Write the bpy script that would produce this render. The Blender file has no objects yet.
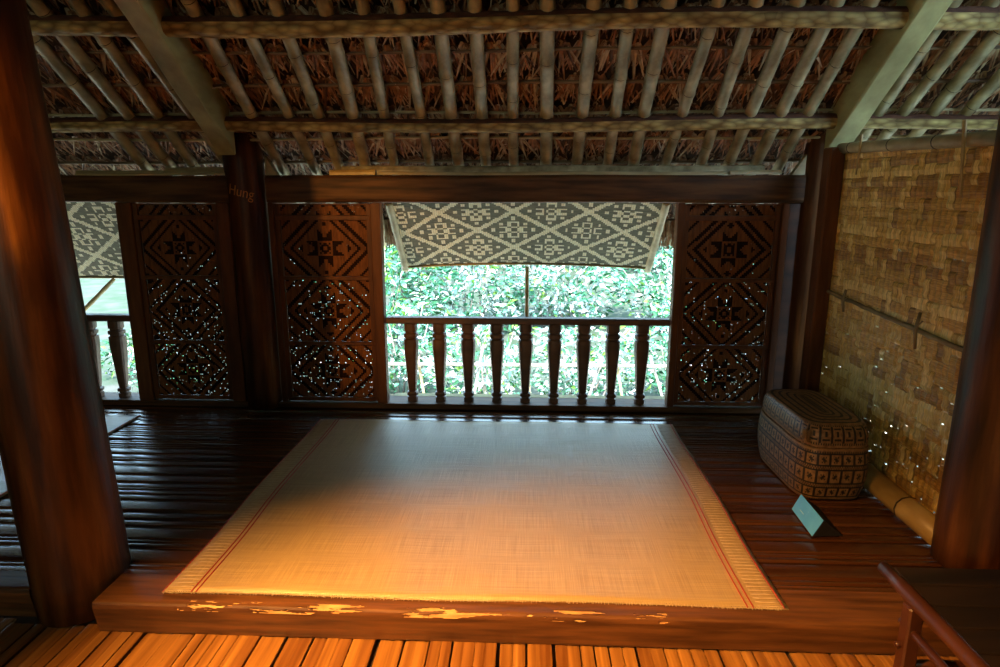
import bpy, math, random
from mathutils import Vector, Matrix
rnd = random.Random(7)
COL = bpy.context.scene.collection
PI = math.pi

# ------------------------------------------------------------------ materials
def new_mat(name):
    m = bpy.data.materials.new(name); m.use_nodes = True
    nt = m.node_tree; b = nt.nodes['Principled BSDF']
    return m, nt, b
def mat(name, c1, c2=None, rough=.6, scale=(8, 8, 8), bump=0., bscale=None, spec=.5, detail=5, contrast=(.35, .65), coat=0., c3=None, metal=0., bdist=.004):
    """two (three) colours mixed by a stretched noise in object space + bump"""
    m, nt, b = new_mat(name)
    b.inputs['Roughness'].default_value = rough
    b.inputs['Specular IOR Level'].default_value = spec
    b.inputs['Metallic'].default_value = metal
    b.inputs['Coat Weight'].default_value = coat
    N = nt.nodes; L = nt.links
    tc = N.new('ShaderNodeTexCoord')
    mp = N.new('ShaderNodeMapping'); mp.inputs['Scale'].default_value = scale
    L.new(tc.outputs['Object'], mp.inputs['Vector'])
    nz = N.new('ShaderNodeTexNoise'); nz.inputs['Scale'].default_value = 1; nz.inputs['Detail'].default_value = detail
    L.new(mp.outputs[0], nz.inputs['Vector'])
    cr = N.new('ShaderNodeValToRGB')
    cr.color_ramp.elements[0].position = contrast[0]; cr.color_ramp.elements[0].color = (*c1, 1)
    cr.color_ramp.elements[1].position = contrast[1]; cr.color_ramp.elements[1].color = (*(c2 or c1), 1)
    if c3:
        e = cr.color_ramp.elements.new(min(.98, contrast[1] + .12)); e.color = (*c3, 1)
    L.new(nz.outputs['Fac'], cr.inputs[0]); L.new(cr.outputs[0], b.inputs['Base Color'])
    if bump:
        mp2 = N.new('ShaderNodeMapping'); mp2.inputs['Scale'].default_value = bscale or scale
        L.new(tc.outputs['Object'], mp2.inputs['Vector'])
        n2 = N.new('ShaderNodeTexNoise'); n2.inputs['Scale'].default_value = 1; n2.inputs['Detail'].default_value = 4
        L.new(mp2.outputs[0], n2.inputs['Vector'])
        bp = N.new('ShaderNodeBump'); bp.inputs['Strength'].default_value = bump; bp.inputs['Distance'].default_value = bdist
        L.new(n2.outputs['Fac'], bp.inputs['Height']); L.new(bp.outputs[0], b.inputs['Normal'])
    return m

M = {}
M['column'] = mat('old_polished_wood', (.036, .010, .003), (.12, .040, .010), .40, (14, 14, 1.6), .6, (40, 40, 3), c3=(.24, .09, .02), spec=.3, contrast=(.42, .60))
M['dark_wood'] = mat('dark_wood', (.03, .009, .003), (.08, .025, .008), .5, (3, 14, 14), .4, spec=.25)
M['frame'] = mat('red_brown_frame_wood', (.075, .022, .006), (.15, .048, .012), .5, (20, 20, 3), .35, spec=.25)
M['lattice'] = mat('lattice_light_strip', (.11, .034, .008), (.20, .064, .015), .6, (60, 60, 12), .2, spec=.2)
M['lattice_dark'] = mat('lattice_dark_strip', (.010, .003, .0015), (.020, .006, .0025), .7, (60, 60, 12), spec=.1)
M['lintel'] = mat('lintel_wood', (.040, .014, .004), (.13, .052, .014), .6, (3, 30, 30), .6, spec=.3)
M['beam_face'] = mat('weathered_beam', (.22, .19, .07), (.40, .37, .16), .7, (9, 3, 9), .5, c3=(.28, .22, .1))
M['purlin'] = mat('hewn_log', (.24, .155, .05), (.55, .42, .16), .75, (16, 40, 40), .9, (22, 50, 50), bdist=.008)
M['bamboo'] = mat('grey_bamboo', (.21, .16, .08), (.48, .40, .23), .45, (14, 5, 14), .2)
M['purlin_top'] = mat('dark_red_log_top', (.05, .014, .006), (.11, .035, .014), .8, (16, 40, 40), .5)
M['bamboo_node'] = mat('bamboo_node', (.02, .010, .006), (.05, .025, .012), .7)
M['bamboo_gold'] = mat('golden_bamboo', (.30, .18, .055), (.50, .34, .12), .4, (14, 4, 14), .2)
M['bamboo_pale'] = mat('pale_bamboo', (.34, .25, .11), (.56, .44, .24), .45, (4, 14, 14), .2)
M['batten'] = mat('batten_wood', (.12, .065, .035), (.26, .17, .09), .6, (5, 20, 20), .3)
M['leafA'] = mat('dry_palm_leaf', (.20, .075, .028), (.44, .20, .09), .6, (30, 8, 30), .2)
M['leafB'] = mat('dry_palm_leaf_light', (.34, .20, .10), (.56, .40, .24), .55, (30, 8, 30), .2)
M['leafC'] = mat('dry_palm_leaf_dark', (.08, .030, .012), (.16, .06, .025), .6, (30, 8, 30), .2)
M['leafP'] = mat('dry_palm_leaf_pale', (.45, .33, .22), (.60, .48, .34), .5, (30, 8, 30), .2)
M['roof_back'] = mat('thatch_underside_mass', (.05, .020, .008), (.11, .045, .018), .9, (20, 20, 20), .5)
M['weaveA'] = mat('bamboo_strip_a', (.50, .29, .055), (.80, .52, .14), .5, (90, 210, 14), .6, (90, 300, 16), bdist=.002)
M['weaveB'] = mat('bamboo_strip_b', (.42, .225, .042), (.68, .41, .10), .5, (90, 14, 210), .6, (90, 16, 300), bdist=.002)
M['weaveC'] = mat('bamboo_strip_c', (.62, .41, .10), (.92, .68, .25), .45, (90, 210, 14), .6, (90, 300, 16), bdist=.002)
M['weaveD'] = mat('bamboo_strip_d', (.27, .13, .028), (.50, .28, .065), .5, (90, 14, 210), .6, (90, 16, 300), bdist=.002)
M['cream'] = mat('flap_cream_strip', (.82, .66, .36), (.95, .84, .58), .5, (60, 60, 60), .1)
M['olive'] = mat('flap_olive_strip', (.10, .08, .04), (.20, .165, .085), .6, (20, 120, 120), .1)
M['floor'] = mat('dark_polished_slats', (.038, .012, .004), (.085, .030, .009), .22, (.6, 60, 60), .22, (1.2, 60, 60), spec=.8, bdist=.003)
M['floor_b'] = mat('dark_polished_slats_b', (.055, .018, .006), (.115, .042, .012), .26, (.6, 60, 60), .22, (1.2, 60, 60), spec=.8, bdist=.003)
M['floor_low'] = mat('golden_split_bamboo', (.17, .066, .014), (.32, .145, .034), .33, (55, 1.6, 55), .35, (90, 3, 90), c3=(.42, .22, .06), bdist=.002)
M['floor_low_b'] = mat('red_split_bamboo', (.13, .045, .010), (.25, .105, .026), .33, (55, 1.6, 55), .35, (90, 3, 90), bdist=.002)
M['sill'] = mat('worn_platform_beam', (.060, .020, .005), (.15, .056, .015), .5, (4, 45, 45), .5)
M['raw'] = mat('raw_chipped_wood', (.42, .23, .09), (.60, .38, .17), .75, (20, 30, 30), .6)
M['under'] = mat('underfloor', (.03, .015, .008), (.06, .03, .015), .8)
M['stick'] = mat('bark_stick', (.18, .12, .05), (.32, .23, .1), .7, (10, 10, 10), .5)
M['chest_light'] = mat('basket_tan', (.18, .085, .028), (.34, .19, .075), .45, (60, 60, 60), .15)
M['chest_dark'] = mat('basket_black', (.010, .007, .005), (.022, .014, .009), .5, (60, 60, 60), .15)
M['chest_rim'] = mat('basket_rim', (.20, .10, .035), (.34, .19, .075), .5, (40, 40, 40), .3)
M['bench'] = mat('dark_red_bench_wood', (.028, .007, .003), (.07, .020, .007), .4, (10, 3, 10), .2)
M['bench_top'] = mat('black_bench_top', (.010, .006, .005), (.022, .012, .008), .5, (3, 20, 20), .2)
M['red'] = mat('red_yarn', (.30, .02, .015), (.42, .04, .025), .7, (60, 60, 60))
M['rail'] = mat('dark_rail_wood', (.075, .034, .02), (.14, .065, .036), .42, (4, 14, 14), .2)
M['plaque'] = mat('pale_blue_card', (.08, .40, .82), (.12, .48, .90), .3, (12, 12, 12))
M['plaque_ink'] = mat('card_print', (.60, .78, .84), (.66, .82, .88), .4)
M['black'] = mat('black_card', (.012, .010, .010), (.018, .015, .014), .6)
M['ink'] = mat('carved_fresh_wood', (.60, .22, .04), (.7, .3, .07), .6, (60, 60, 60))
M['soil'] = mat('garden_ground', (.02, .05, .02), (.06, .065, .055), .9, (2.6, 2.6, 2.6), .5, (9, 9, 9), c3=(.09, .09, .085))
M['lf1'] = mat('leaf_green', (.008, .075, .025), (.03, .16, .06), .35, (3, 3, 3))
M['lf2'] = mat('leaf_mint', (.05, .24, .12), (.14, .40, .25), .35, (3, 3, 3))
M['lf3'] = mat('leaf_pale', (.34, .42, .39), (.60, .66, .63), .35, (3, 3, 3))
M['lf4'] = mat('leaf_yellow_green', (.08, .22, .02), (.18, .34, .05), .35, (3, 3, 3))
M['stem'] = mat('grey_stem', (.30, .25, .22), (.46, .40, .36), .7, (8, 8, 8))
M['trunk'] = mat('dark_trunk', (.12, .10, .08), (.22, .18, .15), .8, (8, 8, 2))
M['weed'] = mat('fringe_straw', (.40, .28, .18), (.55, .42, .3), .7, (30, 30, 30))

def mat_reed(name):
    m, nt, b = new_mat(name); N = nt.nodes; L = nt.links
    b.inputs['Roughness'].default_value = .36; b.inputs['Specular IOR Level'].default_value = .9
    tc = N.new('ShaderNodeTexCoord')
    def noise(scale, det=3):
        mp = N.new('ShaderNodeMapping'); mp.inputs['Scale'].default_value = scale
        L.new(tc.outputs['Object'], mp.inputs['Vector'])
        n = N.new('ShaderNodeTexNoise'); n.inputs['Scale'].default_value = 1; n.inputs['Detail'].default_value = det
        L.new(mp.outputs[0], n.inputs['Vector']); return n
    a = noise((420, 5, 1)); c = noise((3, 420, 1)); d = noise((2, 2, 2), 6)
    mx = N.new('ShaderNodeMath'); mx.operation = 'ADD'; L.new(a.outputs['Fac'], mx.inputs[0]); L.new(c.outputs['Fac'], mx.inputs[1])
    m2 = N.new('ShaderNodeMath'); m2.operation = 'MULTIPLY_ADD'; L.new(d.outputs['Fac'], m2.inputs[0]); m2.inputs[1].default_value = .5; L.new(mx.outputs[0], m2.inputs[2])
    cr = N.new('ShaderNodeValToRGB'); r = cr.color_ramp
    r.elements[0].position = .95; r.elements[0].color = (.29, .19, .08, 1)
    r.elements[1].position = 1.0; r.elements[1].color = (.52, .37, .18, 1)
    mr = N.new('ShaderNodeMapRange'); mr.inputs[1].default_value = .95; mr.inputs[2].default_value = 1.55
    L.new(m2.outputs[0], mr.inputs[0]); r.elements[0].position = 0
    L.new(mr.outputs[0], cr.inputs[0]); L.new(cr.outputs[0], b.inputs['Base Color'])
    w = N.new('ShaderNodeTexWave'); w.wave_type = 'BANDS'; w.bands_direction = 'Y'; w.inputs['Scale'].default_value = 40; w.inputs['Distortion'].default_value = .6
    L.new(tc.outputs['Object'], w.inputs['Vector'])
    ad = N.new('ShaderNodeMath'); ad.operation = 'MULTIPLY_ADD'; L.new(w.outputs['Fac'], ad.inputs[0]); ad.inputs[1].default_value = .5; L.new(m2.outputs[0], ad.inputs[2])
    bp = N.new('ShaderNodeBump'); bp.inputs['Strength'].default_value = .4; bp.inputs['Distance'].default_value = .003
    L.new(ad.outputs[0], bp.inputs['Height']); L.new(bp.outputs[0], b.inputs['Normal'])
    return m
M['mat'] = mat_reed('woven_reed_mat')
def mat_chip():
    m, nt, b = new_mat('adze_chipped_log'); N = nt.nodes; L = nt.links
    b.inputs['Roughness'].default_value = .7; b.inputs['Specular IOR Level'].default_value = .3
    tc = N.new('ShaderNodeTexCoord'); mp = N.new('ShaderNodeMapping'); mp.inputs['Scale'].default_value = (17, 34, 40); L.new(tc.outputs['Object'], mp.inputs['Vector'])
    v = N.new('ShaderNodeTexVoronoi'); v.inputs['Scale'].default_value = 1; L.new(mp.outputs[0], v.inputs['Vector'])
    cr = N.new('ShaderNodeValToRGB'); e = cr.color_ramp.elements
    e[0].position = .0; e[0].color = (.62, .46, .17, 1); e[1].position = .75; e[1].color = (.20, .12, .04, 1)
    L.new(v.outputs['Distance'], cr.inputs[0])
    mx = N.new('ShaderNodeMixRGB'); mx.blend_type = 'MULTIPLY'; mx.inputs[0].default_value = .45; L.new(cr.outputs[0], mx.inputs[1]); L.new(v.outputs['Color'], mx.inputs[2])
    hs = N.new('ShaderNodeHueSaturation'); hs.inputs['Saturation'].default_value = 0; L.new(v.outputs['Color'], hs.inputs['Color']); L.new(hs.outputs[0], mx.inputs[2])
    L.new(mx.outputs[0], b.inputs['Base Color'])
    bp = N.new('ShaderNodeBump'); bp.invert = True; bp.inputs['Strength'].default_value = .9; bp.inputs['Distance'].default_value = .012
    L.new(v.outputs['Distance'], bp.inputs['Height']); L.new(bp.outputs[0], b.inputs['Normal'])
    return m
M['purlin'] = mat_chip()

# ------------------------------------------------------------------ mesh builder
class MB:
    def __init__(s): s.v = []; s.f = []; s.m = []; s.sm = []
    def add(s, vs, fs, mi=0, smooth=False):
        o = len(s.v); s.v += [tuple(p) for p in vs]
        for f in fs: s.f.append(tuple(i + o for i in f)); s.m.append(mi); s.sm.append(smooth)
    def quad(s, a, b, c, d, mi=0): s.add([a, b, c, d], [(0, 1, 2, 3)], mi)
    def box(s, x0, x1, y0, y1, z0, z1, mi=0, bev=0.):
        if bev <= 0:
            v = [(x0, y0, z0), (x1, y0, z0), (x1, y1, z0), (x0, y1, z0), (x0, y0, z1), (x1, y0, z1), (x1, y1, z1), (x0, y1, z1)]
            s.add(v, [(3, 2, 1, 0), (4, 5, 6, 7), (0, 1, 5, 4), (1, 2, 6, 5), (2, 3, 7, 6), (3, 0, 4, 7)], mi); return
        b = bev; X = (x0, x1); Y = (y0, y1); Z = (z0, z1); v = []; idx = {}
        for i in (0, 1):
            for j in (0, 1):
                for k in (0, 1):
                    sx, sy, sz = (1 - 2 * i) * b, (1 - 2 * j) * b, (1 - 2 * k) * b
                    for ax, p in enumerate(((X[i], Y[j] + sy, Z[k] + sz), (X[i] + sx, Y[j], Z[k] + sz), (X[i] + sx, Y[j] + sy, Z[k]))):
                        idx[i, j, k, ax] = len(v); v.append(p)
        g = lambda *a: idx[a]; f = []
        for i in (0, 1): f.append([g(i, 0, 0, 0), g(i, 1, 0, 0), g(i, 1, 1, 0), g(i, 0, 1, 0)][::(-1 if i == 0 else 1)])
        for j in (0, 1): f.append([g(0, j, 0, 1), g(1, j, 0, 1), g(1, j, 1, 1), g(0, j, 1, 1)][::(-1 if j == 1 else 1)])
        for k in (0, 1): f.append([g(0, 0, k, 2), g(1, 0, k, 2), g(1, 1, k, 2), g(0, 1, k, 2)][::(-1 if k == 0 else 1)])
        for a in (0, 1):
            for c in (0, 1):
                f.append([g(0, a, c, 1), g(1, a, c, 1), g(1, a, c, 2), g(0, a, c, 2)])
                f.append([g(a, 0, c, 0), g(a, 1, c, 0), g(a, 1, c, 2), g(a, 0, c, 2)])
                f.append([g(a, c, 0, 0), g(a, c, 1, 0), g(a, c, 1, 1), g(a, c, 0, 1)])
                for k in (0, 1): f.append([g(a, c, k, 0), g(a, c, k, 1), g(a, c, k, 2)]) if False else None
        for i in (0, 1):
            for j in (0, 1):
                for k in (0, 1): f.append([g(i, j, k, 0), g(i, j, k, 1), g(i, j, k, 2)])
        s.add(v, f, mi)
    def tube(s, pts, rad, n=10, mi=0, cap=True, jit=0., mis=None, flat=1.):
        """tube through pts, rad: number or list; mis: material per segment"""
        P = [Vector(p) for p in pts]; k = len(P)
        R = rad if isinstance(rad, (list, tuple)) else [rad] * k
        t0 = (P[1] - P[0]).normalized(); up = Vector((0, 0, 1)) if abs(t0.z) < .9 else Vector((1, 0, 0))
        vs = []; o = len(s.v)
        for i in range(k):
            t = (P[min(i + 1, k - 1)] - P[max(i - 1, 0)]).normalized()
            a = t.cross(up).normalized(); b = a.cross(t).normalized()
            for j in range(n):
                q = 2 * PI * j / n; r = R[i] * (1 + (rnd.uniform(-jit, jit) if jit else 0))
                vs.append(P[i] + a * math.cos(q) * r + b * math.sin(q) * r * flat)
        s.v += [tuple(p) for p in vs]
        for i in range(k - 1):
            for j in range(n):
                s.f.append((o + i * n + j, o + i * n + (j + 1) % n, o + (i + 1) * n + (j + 1) % n, o + (i + 1) * n + j))
                s.m.append(mis[i] if mis else mi); s.sm.append(True)
        if cap:
            s.f.append(tuple(o + j for j in range(n))[::-1]); s.m.append(mi); s.sm.append(False)
            s.f.append(tuple(o + (k - 1) * n + j for j in range(n))); s.m.append(mi); s.sm.append(False)
    def build(s, name, mats, parent=None, top=True, loc=None):
        if not isinstance(mats, (list, tuple)): mats = [mats]
        vs = s.v
        if parent is None:
            if loc is None:
                xs = [p[0] for p in vs]; ys = [p[1] for p in vs]; zs = [p[2] for p in vs]
                loc = ((min(xs) + max(xs)) / 2, (min(ys) + max(ys)) / 2, min(zs))
            vs = [(p[0] - loc[0], p[1] - loc[1], p[2] - loc[2]) for p in vs]
        else:
            l = parent.location
            q = parent
            off = Vector((0, 0, 0))
            while q is not None: off += q.location; q = q.parent
            vs = [(p[0] - off.x, p[1] - off.y, p[2] - off.z) for p in vs]
        me = bpy.data.meshes.new(name); me.from_pydata(vs, [], s.f)
        for m in mats: me.materials.append(m)
        me.polygons.foreach_set('material_index', s.m); me.polygons.foreach_set('use_smooth', s.sm); me.update()
        o = bpy.data.objects.new(name, me); COL.objects.link(o)
        if parent is not None: o.parent = parent
        else: o.location = loc
        return o

def tag(o, label, cat, group=None, kind=None):
    o['label'] = label; o['category'] = cat
    if group: o['group'] = group
    if kind: o['kind'] = kind
    return o
def empty(name, loc, label, cat, group=None):
    o = bpy.data.objects.new(name, None); o.empty_display_size = .1; COL.objects.link(o); o.location = loc
    return tag(o, label, cat, group)
def struct(o): o['kind'] = 'structure'; return o
ORD = ['first', 'second', 'third', 'fourth', 'fifth', 'sixth', 'seventh', 'eighth', 'ninth', 'tenth', 'eleventh', 'twelfth', 'thirteenth', 'fourteenth', 'fifteenth', 'sixteenth']

# ------------------------------------------------------------------ geometry constants
YW = 3.72          # inner face of the window wall
SL = .713          # roof slope
def roofz(y, n=0.): return 1.47 - SL * (y - 3.72) + n * math.sqrt(1 + SL * SL)
RIDGE = -.9

# ------------------------------------------------------------------ camera
cam = bpy.data.cameras.new('camera'); co = bpy.data.objects.new('camera', cam); COL.objects.link(co)
cam.sensor_width = 36; cam.lens = 36 * 640 / 1000; cam.clip_start = .02; cam.clip_end = 300
co.location = (0, 0, 1.3); co.rotation_euler = (math.radians(90 - 12.47), 0, math.radians(2.36))
bpy.context.scene.camera = co

# ------------------------------------------------------------------ room shell
# platform floor: split slats lying left-right
mb = MB(); y = 1.93
while y < 3.98:
    w = rnd.choice([.022, .034, .05, .07, .09]) * rnd.uniform(.85, 1.15); yb = min(y + w, 3.99)
    for (xa, xb) in (((-4.45, rnd.uniform(-2.4, -1.6)), (None, 1.72))):
        if xa is None: xa = xc + .0015
        xc = xb
        h = rnd.uniform(-.006, 0); prof = []
        for k in range(6):
            t = k / 5; prof.append((y + .0016 + (yb - y - .0032) * t, h - .0012 - .0030 * abs(2 * t - 1) ** 2.5))
        nx = 14; vs = []; fs = []
        ph = rnd.uniform(0, 9)
        for i in range(nx + 1):
            X = xa + (xb - xa) * i / nx; dz = .0007 * math.sin(X * 3.1 + ph)
            for (py, pz) in prof: vs.append((X, py, min(pz + dz, 0)))
            vs.append((X, prof[-1][0], -.012)); vs.append((X, prof[0][0], -.012))
        n = 8
        for i in range(nx):
            for k in range(5): fs.append((i * n + k, (i + 1) * n + k, (i + 1) * n + k + 1, i * n + k + 1))
            fs.append((i * n + 5, (i + 1) * n + 5, (i + 1) * n + 6, i * n + 6)); fs.append((i * n + 7, (i + 1) * n + 7, (i + 1) * n, i * n))
        mb.add(vs, fs, rnd.choice([0, 0, 1]), True)
    y = yb
mb.box(-4.45, 1.72, 1.93, 3.98, -.05, -.0125, 2)
struct(mb.build('floor', [M['floor'], M['floor_b'], M['under']]))
# lower floor: flattened bamboo boards running away from the camera
mb = MB(); x = -4.45; g = .003
while x < 1.75:
    bw = rnd.choice([.09, .13, .17, .22]); n = max(2, int(bw / .036)); hh = rnd.uniform(-.006, 0); mi = rnd.choice([0, 0, 0, 1])
    yend = 1.86 if x < -1.75 else 1.835 + rnd.uniform(-.012, .004)
    cx = x + g
    for k in range(n):
        sw = (bw - 2 * g) / n * rnd.uniform(.92, 1.0)
        vs = []; fs = []
        for i, (yy, dx) in enumerate(((-3.0, 0), (0.5, rnd.uniform(-.004, .004)), (yend, rnd.uniform(-.004, .004)))):
            for t in (0, .15, .5, .85, 1): vs.append((cx + sw * t + dx, yy, -.12 + hh - .0018 * abs(2 * t - 1) ** 3))
            for t in (1, 0): vs.append((cx + sw * t + dx, yy, -.135))
        for i in range(2):
            for k2 in range(7): fs.append((i * 7 + k2, i * 7 + (k2 + 1) % 7, (i + 1) * 7 + (k2 + 1) % 7, (i + 1) * 7 + k2))
        fs.append((14, 15, 16, 17, 18, 19, 20))
        mb.add(vs, fs, mi if rnd.random() < .8 else 1 - mi, False)
        cx += (bw - 2 * g) / n
    x += bw
mb.box(-4.45, 1.75, -3.0, 1.9, -.2, -.14, 2)
struct(mb.build('floor_lower', [M['floor_low'], M['floor_low_b'], M['under']]))
# front beam of the platform, worn along its edge
from mathutils import noise as mnoise
def platform_beam(xa, xb, ya, yb, skew, label, worn):
    mb = MB(); n = int((xb - xa) / .005); P = []
    for i in range(n + 1):
        X = xa + (xb - xa) * i / n; f = ya + skew * (i / n) + .002 * mnoise.noise(Vector((X * 5, 0, 3)))
        arc = [(f + .034, -.001), (f + .022, -.001), (f + .014, -.0012), (f + .008, -.002), (f + .004, -.004), (f + .0015, -.008), (f + .0008, -.014), (f + .0004, -.022)]
        fine = []
        for q in range(len(arc) - 1):
            for e_ in (0, .34, .67): fine.append((arc[q][0] + (arc[q + 1][0] - arc[q][0]) * e_, arc[q][1] + (arc[q + 1][1] - arc[q][1]) * e_))
        arc = fine + [arc[-1]]
        row = [(X, yb, -.001)]
        for k, (py, pz) in enumerate(arc):
            row.append((X, py, pz))
        row += [(X, f + .003, -.04), (X, f + .010, -.08), (X, f + .018, -.119), (X, yb, -.119)]
        P.append(row)
    m = len(P[0])
    def raw(i, k):
        if not worn: return False
        X = P[i][0][0]
        if not (-1.12 < X < .45): return False
        amp = .16 if X < -.15 else (.02 if X < .05 else .10)
        k_ = k / 3; v = mnoise.noise(Vector((X * 7, k_ * .35, 1.7))) + .5 * mnoise.noise(Vector((X * 24, k_ * 1.0, 4.1))) + .25 * mnoise.noise(Vector((X * 80, k_ * 2.0, 2.1)))
        return v > .36 - amp and 3 <= k <= 21
    R = {(i, k) for i in range(n) for k in range(m) if raw(i, k)}
    for i in range(n + 1):
        for k in range(m):
            if (i, k) in R or (i - 1, k) in R: x, y, z = P[i][k]; P[i][k] = (x, y + .003, z - .003)
    mb.v += [p for r in P for p in r]
    for i in range(n):
        for k in range(m):
            a, b = k, (k + 1) % m
            mb.f.append((i * m + a, i * m + b, (i + 1) * m + b, (i + 1) * m + a)); mb.m.append(1 if (i, k) in R else 0); mb.sm.append(False)
    mb.f.append(tuple(range(m))[::-1]); mb.m.append(0); mb.sm.append(False)
    mb.f.append(tuple(n * m + k for k in range(m))); mb.m.append(0); mb.sm.append(False)
    return tag(mb.build('platform_beam', [M['sill'], M['raw']]), label, 'beam')
platform_beam(-1.40, 1.70, 1.782, 1.945, -.006, 'long brown front beam of the raised floor with a chipped worn edge below the big mat', True)
platform_beam(-4.4, -1.66, 1.845, 1.945, .0, 'front beam of the raised floor left of the thick column', False)

# window wall: sill, lintel, openings
mb = MB(); mb.box(-4.45, 1.70, 3.70, 3.86, 0.001, .035, 0, .006)
struct(mb.build('trim_1', M['lintel']))
def lintel(xa, xb, label):
    mb = MB(); n = 30; prof = [(3.685, 1.245), (3.68, 1.26), (3.68, 1.375), (3.69, 1.392), (3.83, 1.392), (3.83, 1.24), (3.695, 1.24)]
    k = len(prof); vs = []; fs = []
    for i in range(n + 1):
        X = xa + (xb - xa) * i / n; d = .003 * math.sin(X * 4) + rnd.uniform(-.001, .001)
        for (a, b) in prof: vs.append((X, a + d, b + d * .5))
    for i in range(n):
        for j in range(k): fs.append((i * k + j, i * k + (j + 1) % k, (i + 1) * k + (j + 1) % k, (i + 1) * k + j))
    fs.append(tuple(range(k))); fs.append(tuple(n * k + j for j in range(k))[::-1])
    mb.add(vs, fs, 0, False)
    return tag(mb.build('lintel_beam', M['lintel']), label, 'beam')
lintel(-1.49, 1.53, 'long dark lintel beam over the middle window between the two rear columns')
lintel(-4.45, -1.68, 'dark lintel beam over the left window, left of the rear column')

# outer walls that close the room (mostly out of view)
def gable(name, x0, x1, yend):
    zb_ = roofz(RIDGE, .12) - (-RIDGE - -3.0) * 0 - (3.0 + RIDGE) * SL
    pr = [(-3.0, -.2), (yend, -.2), (yend, roofz(yend, .15)), (RIDGE, roofz(RIDGE, .15)), (-3.0, roofz(RIDGE, .15) - (3.0 + RIDGE) * SL)]
    v = [(x0, a, b) for a, b in pr] + [(x1, a, b) for a, b in pr]
    mb = MB(); mb.add(v, [(4, 3, 2, 1, 0), (5, 6, 7, 8, 9)] + [(k, (k + 1) % 5, 5 + (k + 1) % 5, 5 + k) for k in range(5)]); struct(mb.build(name, M['dark_wood']))
gable('wall_left', -4.55, -4.45, 4.0)
mb = MB(); mb.box(-4.55, 3.2, -3.1, -3.0, -.2, 3.4, 0); struct(mb.build('wall_back', M['dark_wood']))
gable('wall_front_right', 1.80, 1.84, 1.98)
mb = MB(); mb.box(-4.45, -2.80 - .9, YW + .02, YW + .05, .036, 1.239, 0); struct(mb.build('wall_window_side', M['frame']))
mb = MB(); mb.box(1.475, 1.76, 3.80, 3.83, .036, 1.239, 0); struct(mb.build('wall_corner', M['dark_wood']))
mb = MB(); mb.box(3.3, 3.36, 1.7, 4.6, .35, 3.3, 0); struct(mb.build('wall_gable', M['dark_wood']))
# roof: solid thatch mass
def slab(mb, xa, xb, y0, z0, y1, z1, th):
    v = [(xa, y0, z0), (xb, y0, z0), (xb, y1, z1), (xa, y1, z1)]; v += [(a, b, c + th) for a, b, c in v]
    mb.add(v, [(0, 1, 2, 3), (7, 6, 5, 4), (0, 4, 5, 1), (1, 5, 6, 2), (2, 6, 7, 3), (3, 7, 4, 0)], 0)
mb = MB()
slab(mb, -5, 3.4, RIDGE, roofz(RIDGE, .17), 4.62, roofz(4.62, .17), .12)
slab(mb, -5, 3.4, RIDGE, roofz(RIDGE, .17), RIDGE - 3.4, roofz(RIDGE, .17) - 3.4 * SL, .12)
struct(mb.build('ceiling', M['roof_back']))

# ------------------------------------------------------------------ thatch leaves (uncountable)
battY = [3.188 + .165 * k for k in range(-5, 9)]
nrm = Vector((0, SL, 1)).normalized(); dwn = Vector((0, 1, -SL)).normalized(); ex = Vector((1, 0, 0))
mb = MB()
def blade(mb, root, d, side, L, w, curl, mi, nn=3):
    vs = []; fs = []
    for i in range(nn + 1):
        t = i / nn; c = root + d * (L * t) + nrm * (curl * t * t); ww = w * (1 - .75 * t) * .5
        fold = nrm * (ww * .5)
        vs += [c - side * ww, c + fold, c + side * ww]
    for i in range(nn):
        fs += [(i * 3, i * 3 + 1, i * 3 + 4, i * 3 + 3), (i * 3 + 1, i * 3 + 2, i * 3 + 5, i * 3 + 4)]
    mb.add(vs, fs, mi, False)
for bi, by in enumerate(battY):
    x = -3.3
    last = bi >= len(battY) - 2
    while x < 3.3:
        fw = rnd.uniform(.085, .12); nb = rnd.randint(13, 16); up_ = rnd.uniform(-.004, .008); cxx = x + fw / 2
        for k in range(nb):
            t = (k + .5) / nb - .5
            ang = t * 1.15 + rnd.uniform(-.07, .07)
            root = Vector((cxx + t * fw * .55 + rnd.uniform(-.006, .006), by - .01 + rnd.uniform(-.01, .01), 0)); root.z = roofz(root.y, rnd.uniform(.080, .10))
            d = (dwn * math.cos(ang) + ex * math.sin(ang)).normalized(); s = (ex * math.cos(ang) - dwn * math.sin(ang)).normalized()
            mi = rnd.choices([0, 1, 2, 3], [55, 25, 17, 3])[0]
            L = rnd.uniform(.15, .215); curl = rnd.uniform(-.015, .02)
            blade(mb, root, d, s, L, rnd.uniform(.014, .028), curl, mi)
        # little bent leaf ends and ties beside the batten
        for k in range(2):
            if rnd.random() < .6:
                root = Vector((x + rnd.uniform(0, fw), by + rnd.uniform(-.015, .04), 0)); root.z = roofz(root.y, rnd.uniform(.06, .085))
                a = rnd.uniform(0, 6.28); d = (dwn * math.cos(a) + ex * math.sin(a)).normalized(); s = (ex * math.cos(a) - dwn * math.sin(a)).normalized()
                blade(mb, root, d, s, rnd.uniform(.03, .07), rnd.uniform(.006, .014), rnd.uniform(-.03, .02), rnd.choice([1, 3, 0]))
        x += fw
tag(mb.build('roof_thatch', [M['leafA'], M['leafB'], M['leafC'], M['leafP']]), 'dry brown palm leaf thatch in overlapping rows seen from below above the rafters', 'thatch', kind='stuff')
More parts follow.
